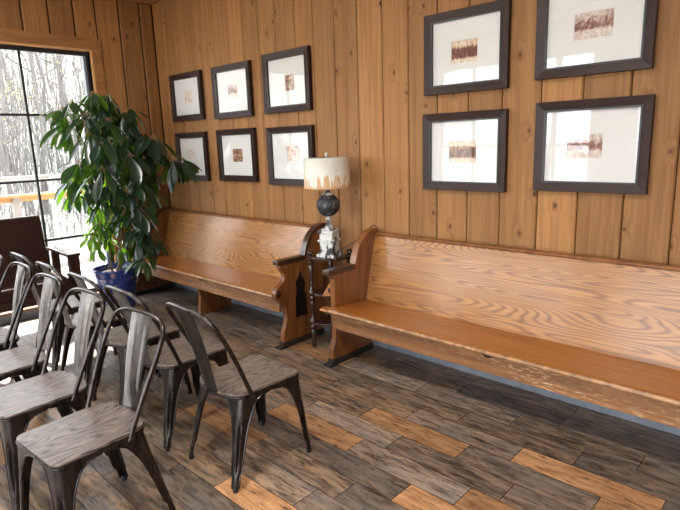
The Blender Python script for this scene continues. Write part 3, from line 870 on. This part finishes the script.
cl += [(-5.30,2.25,2.17,.20,.5),(-5.38,2.08,2.10,.22,.2),(-5.25,2.38,2.16,.2,.1),(-5.52,2.22,1.02,.16,.8),(-5.50,2.16,.86,.15,.9),(-5.46,2.26,.76,.15,.8),(-5.42,2.12,.80,.15,.8),(-5.50,2.30,.92,.15,.7),(-5.30,2.40,2.08,.24,.1),(-5.15,2.52,2.02,.22,.1),(-5.50,2.14,1.22,.16,.6)]
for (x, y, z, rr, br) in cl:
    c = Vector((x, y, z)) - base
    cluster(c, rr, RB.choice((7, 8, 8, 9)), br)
    # petiole back to the nearest lower stem point
    best = min((Vector(p)-base for s in spl for p in s), key=lambda p: (p-c).length + (2 if p.z > c.z+.02 else 0))
    mid = (best+c)/2+Vector((0, 0, .04))
    tube(pet, [best, mid, c], [.005, .004, .003], 6, caps=False)
tmp = bpy.data.meshes.new('tmp'); pet.to_mesh(tmp); pet.free()
n0 = len(fol.faces); fol.from_mesh(tmp); fol.faces.ensure_lookup_table()
for f in fol.faces[n0:]: f.material_index = 1
bpy.data.meshes.remove(tmp)
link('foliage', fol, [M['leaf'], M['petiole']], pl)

# ------------------------------------------------------------------ outdoors
M['ground'] = plain('leaf_litter', (.25,.235,.20), .9, var=.4, nscale=.8)
M['deck'] = plain('deck_boards', (.30,.28,.26), .7, var=.15, nscale=3)
M['rail'] = plain('rail_orange_wood', (.50,.27,.10), .6, var=.2, nscale=5)
M['post'] = plain('rail_grey_wood', (.30,.27,.24), .7, var=.25, nscale=5)
M['wire'] = plain('wire_mesh_steel', (.12,.12,.12), .5, .6)
M['bark'] = plain('bark_grey', (.12,.108,.097), .9, var=.5, nscale=3)
M['bud'] = plain('spring_buds', (.50,.52,.12), .7, var=.3, nscale=6)
bm = NB()
NX_, NY_ = 24, 30
G = [[bm.verts.new((-60+i*100/NX_, -45+j*90/NY_, -.75 + .25*math.sin(i*1.3+j)*.5 + max(0, (-16-(-60+i*100/NX_)))*.30)) for j in range(NY_+1)] for i in range(NX_+1)]
for i in range(NX_):
    for j in range(NY_): bm.faces.new((G[i][j], G[i+1][j], G[i+1][j+1], G[i][j+1]))
tag(link('woodland_ground', bm, M['ground']), 'leaf-covered ground rising under the woods beyond the deck', 'ground', kind='structure')
bm = NB()
y = -3.5
while y < 7.5:
    box(bm, -8.6, XL-.15, y, y+.135, -.14, -.10); y += .14
tag(link('deck_floor', bm, M['deck']), 'pale boarded deck outside the window', 'deck', kind='structure')
def railing(name, X, y0, y1, zt, label, zb=-.10, mesh=True, wood='rail'):
    t = empty(name, (X, y0, zb), 0, label, 'railing')
    bm = NB(); box(bm, -.07, .07, 0, y1-y0, zt-zb, zt-zb+.035); box(bm, -.02, .02, 0, y1-y0, zt-zb-.06, zt-zb-.001); link('top_rail', bm, M[wood], t)
    bm = NB(); box(bm, -.02, .02, 0, y1-y0, .10, .18); link('bottom_rail', bm, M['post'], t)
    y = 0
    while y < y1-y0:
        bm = NB(); box(bm, -.045, .045, y, y+.09, 0, zt-zb-.001); link('post', bm, M['post'], t); y += 1.3
    if mesh:
        bm = NB(); y = .05
        while y < y1-y0: box(bm, -.003, .003, y, y+.006, .1, zt-zb-.1); y += .10
        z = .2
        while z < zt-zb-.1: box(bm, -.003, .003, 0, y1-y0, z, z+.006); z += .10
        link('wire_mesh', bm, M['wire'], t, kind='stuff')
    return t
railing('deck_railing', -8.1, -3.0, 7.0, 1.045, 'deck railing with orange-brown top rail and wire mesh, just outside the window')
railing('deck_railing', -14.5, -3.0, 14.0, 1.05, 'farther railing at the edge of the woods', -.72, mesh=False, wood='post')

def tree_proto(seed, label):
    r = random.Random(seed)
    t = empty('bare_tree', (0, 0, 0))
    tr = NB(); br = NB(); bd = NB()
    H = r.uniform(9, 13); rad = r.uniform(.04, .09)
    pts = []; x = y = 0
    for k in range(9):
        pts.append((x, y, H*k/8)); x += r.uniform(-.22, .22); y += r.uniform(-.22, .22)
    tube(tr, pts, [rad*(1-.8*k/8) for k in range(9)], 7)
    def branch(p, d, L, rd, lev):
        q = [p]; dd = d.copy()
        for s in range(4):
            dd = (dd+Vector((r.uniform(-.35,.35), r.uniform(-.35,.35), r.uniform(-.05,.35)))).normalized()
            q.append(q[-1]+dd*L/4)
        tube(br, q, [rd*(1-.7*i/4) for i in range(5)], 4, caps=False)
        if lev > 0:
            for s in range(4):
                i = r.randint(1, 4); branch(q[i], (dd+Vector((r.uniform(-1,1), r.uniform(-1,1), r.uniform(-.1,.8)))).normalized(), L*.55, rd*.45, lev-1)
        else:
            for s in range(2):
                c = q[r.randint(1, 4)]+Vector((r.uniform(-.12,.12), r.uniform(-.12,.12), r.uniform(-.1,.1)))
                e_ = .024
                n1 = Vector((r.uniform(-1,1), r.uniform(-1,1), r.uniform(-1,1))).normalized(); n2 = n1.orthogonal().normalized()
                bd.faces.new([bd.verts.new(c+n1*e_), bd.verts.new(c+n2*e_*.7), bd.verts.new(c-n1*e_), bd.verts.new(c-n2*e_*.7)])
    for k in range(15):
        h = r.uniform(.12, .95); i = min(7, int(h*8)); f = h*8-i
        p = Vector(pts[i]).lerp(Vector(pts[i+1]), f)
        a = r.uniform(0, 2*PI)
        branch(p, Vector((math.cos(a), math.sin(a), r.uniform(.2, .9))).normalized(), r.uniform(.9, 1.7), rad*.35, 2)
    link('trunk', tr, M['bark'], t, smooth=True); link('branches', br, M['bark'], t); link('buds', bd, M['bud'], t)
    return t
protos = [tree_proto(s, '') for s in (3, 5, 8, 13)]
RT = random.Random(4)
k = 0
tree_lab = 'bare grey tree with faint yellow-green buds in the woods outside the window'
spots = []
for q in range(4000):
    X = -15.6 - 24*(q/4000)
    Y = -X*.42 + RT.uniform(-1, 1)*(1.6 + (-X-6)*.30)
    if all((X-a)**2+(Y-b)**2 > 2.5**2 for a, b in spots): spots.append((X, Y))
for X, Y in spots:
    o = protos[k] if k < 4 else copy_tree(protos[k % 4])
    o.location = (X, Y, -.8+max(0, -16-X)*.30); o.rotation_euler.z = RT.uniform(0, 6.28)
    s = RT.uniform(.75, 1.05); o.scale = (s, s, s)
    tag(o, tree_lab, 'tree', 'bare trees in the woods')
    k += 1
bm = NB(); RU = random.Random(21)
for q in range(1700):
    X = RU.uniform(-36, -14.8); Y = -X*.42 + RU.uniform(-1, 1)*(1.6+(-X-6)*.30)
    z0 = -.8+max(0, -16-X)*.30; h = RU.uniform(.8, 7.5); p = [Vector((X, Y, z0))]
    for st in range(4): p.append(p[-1]+Vector((RU.uniform(-.25,.25), RU.uniform(-.25,.25), h/4)))
    tube(bm, p, [.016, .013, .010, .007, .004], 3, caps=False)
tag(link('undergrowth', bm, M['bark']), 'dense leafless saplings and brush between the trees', 'undergrowth', kind='stuff')
# a few trees in front of the opposite windows (seen only in the glass of the pictures)
for (X, Y) in ((-6.5, -9), (-3.6, -10), (-8.5, -12.5), (-1, -8), (-11, -9), (-2.0, -13.5), (-9, -6.5)):
    o = copy_tree(protos[k % 4]); o.location = (X, Y, -.8); o.rotation_euler.z = RT.uniform(0, 6.28)
    tag(o, 'bare tree outside the opposite windows, seen only as a reflection in picture glass', 'tree', 'reflected trees'); k += 1
# unseen roof added over the deck to keep sun off the upper window
bm = NB(); prism(bm, [(XL-.16, 2.95), (-6.75, 2.82), (-6.75, 2.90), (XL-.16, 3.05)], 'y', -3.4, 5.0)
tag(link('sun_block_roof', bm, M['trim']), kind='structure')

# ------------------------------------------------------------------ light
W = bpy.data.worlds.new('sky'); sc.world = W; W.use_nodes = True
nt = W.node_tree; nt.nodes.clear()
bg = nt.nodes.new('ShaderNodeBackground'); ow = nt.nodes.new('ShaderNodeOutputWorld'); nt.links.new(bg.outputs[0], ow.inputs[0])
tcn = nt.nodes.new('ShaderNodeTexCoord'); sp = nt.nodes.new('ShaderNodeSeparateXYZ'); rp = nt.nodes.new('ShaderNodeValToRGB')
nt.links.new(tcn.outputs['Generated'], sp.inputs[0]); nt.links.new(sp.outputs[2], rp.inputs[0]); nt.links.new(rp.outputs[0], bg.inputs[0])
rp.color_ramp.elements[0].position = 0; rp.color_ramp.elements[0].color = (.93,.96,1,1)
rp.color_ramp.elements[1].position = 1; rp.color_ramp.elements[1].color = (.72,.84,1,1)
bg.inputs[1].default_value = 3.2
sun = bpy.data.lights.new('sun', 'SUN'); sun.energy = 10; sun.angle = math.radians(1.2); sun.color = (1, .94, .84)
so = bpy.data.objects.new('sun', sun); C.objects.link(so)
d = Vector((1, -.10, -1.15)).normalized(); so.rotation_euler = d.to_track_quat('-Z', 'Y').to_euler()
def portal(name, loc, rot, sx, sy):
    l = bpy.data.lights.new(name, 'AREA'); l.shape = 'RECTANGLE'; l.size = sx; l.size_y = sy; l.cycles.is_portal = True
    o = bpy.data.objects.new(name, l); C.objects.link(o); o.location = loc; o.rotation_euler = rot
portal('portal', (XL-.13, (WY0+WY1)/2, 1.36), (0, -PI/2, 0), 2.5, WY1-WY0)
for a, b in FW: portal('portal', ((a+b)/2, YF-.13, 1.49), (PI/2, 0, 0), b-a, 2.7)
# unseen fill lights added under the ceiling to brighten the room
for i, (x, y) in enumerate(((-4.3, .6), (-1.6, .6), (1.1, .6))):
    t = empty('fill_light', (x, y, ZC), 0, 'flat round fill light added above the chairs, %s' % ('over the far end', 'over the middle', 'over the near end')[i], 'fill light', 'added fill lights')
    bm = NB(); lathe(bm, [(.22, -.05), (.23, -.03), (.23, 0)], 32); link('housing', bm, M['black'], t)
    l = bpy.data.lights.new('lamp', 'AREA'); l.shape = 'DISK'; l.size = .4; l.energy = 16; l.color = (1, .96, .9)
    o = bpy.data.objects.new('lamp', l); C.objects.link(o); o.location = (x, y, ZC-.06)

# ------------------------------------------------------------------ camera
f = 541.286
yaw, pit, rol = math.radians(43.8264635), math.radians(11.74734572), math.radians(-1.93035481)
fw = Vector((-math.sin(yaw)*math.cos(pit), math.cos(yaw)*math.cos(pit), -math.sin(pit)))
rt = fw.cross(Vector((0, 0, 1))).normalized(); up = rt.cross(fw)
c_, s_ = math.cos(rol), math.sin(rol)
r2 = rt*c_+up*s_; u2 = -rt*s_+up*c_
cam = bpy.data.cameras.new('camera'); co = bpy.data.objects.new('camera', cam); C.objects.link(co)
m4 = Matrix((r2, u2, -fw)).transposed().to_4x4(); m4.translation = Vector((0, 0, 1.62))
co.matrix_world = m4
cam.sensor_width = 36; cam.sensor_fit = 'HORIZONTAL'; cam.lens = 36*f/680; cam.clip_start = .05; cam.clip_end = 300
sc.camera = co
vs = sc.view_settings
sc.display_settings.display_device = 'sRGB'
vs.view_transform = 'Standard'; vs.look = 'None'; vs.gamma = 1; vs.use_curve_mapping = False; vs.exposure = 1.65
cy = sc.cycles
cy.use_denoising = True; cy.max_bounces = 10; cy.diffuse_bounces = 5; cy.glossy_bounces = 4; cy.transparent_max_bounces = 24
cy.sample_clamp_indirect = 6; cy.caustics_reflective = False; cy.caustics_refractive = False
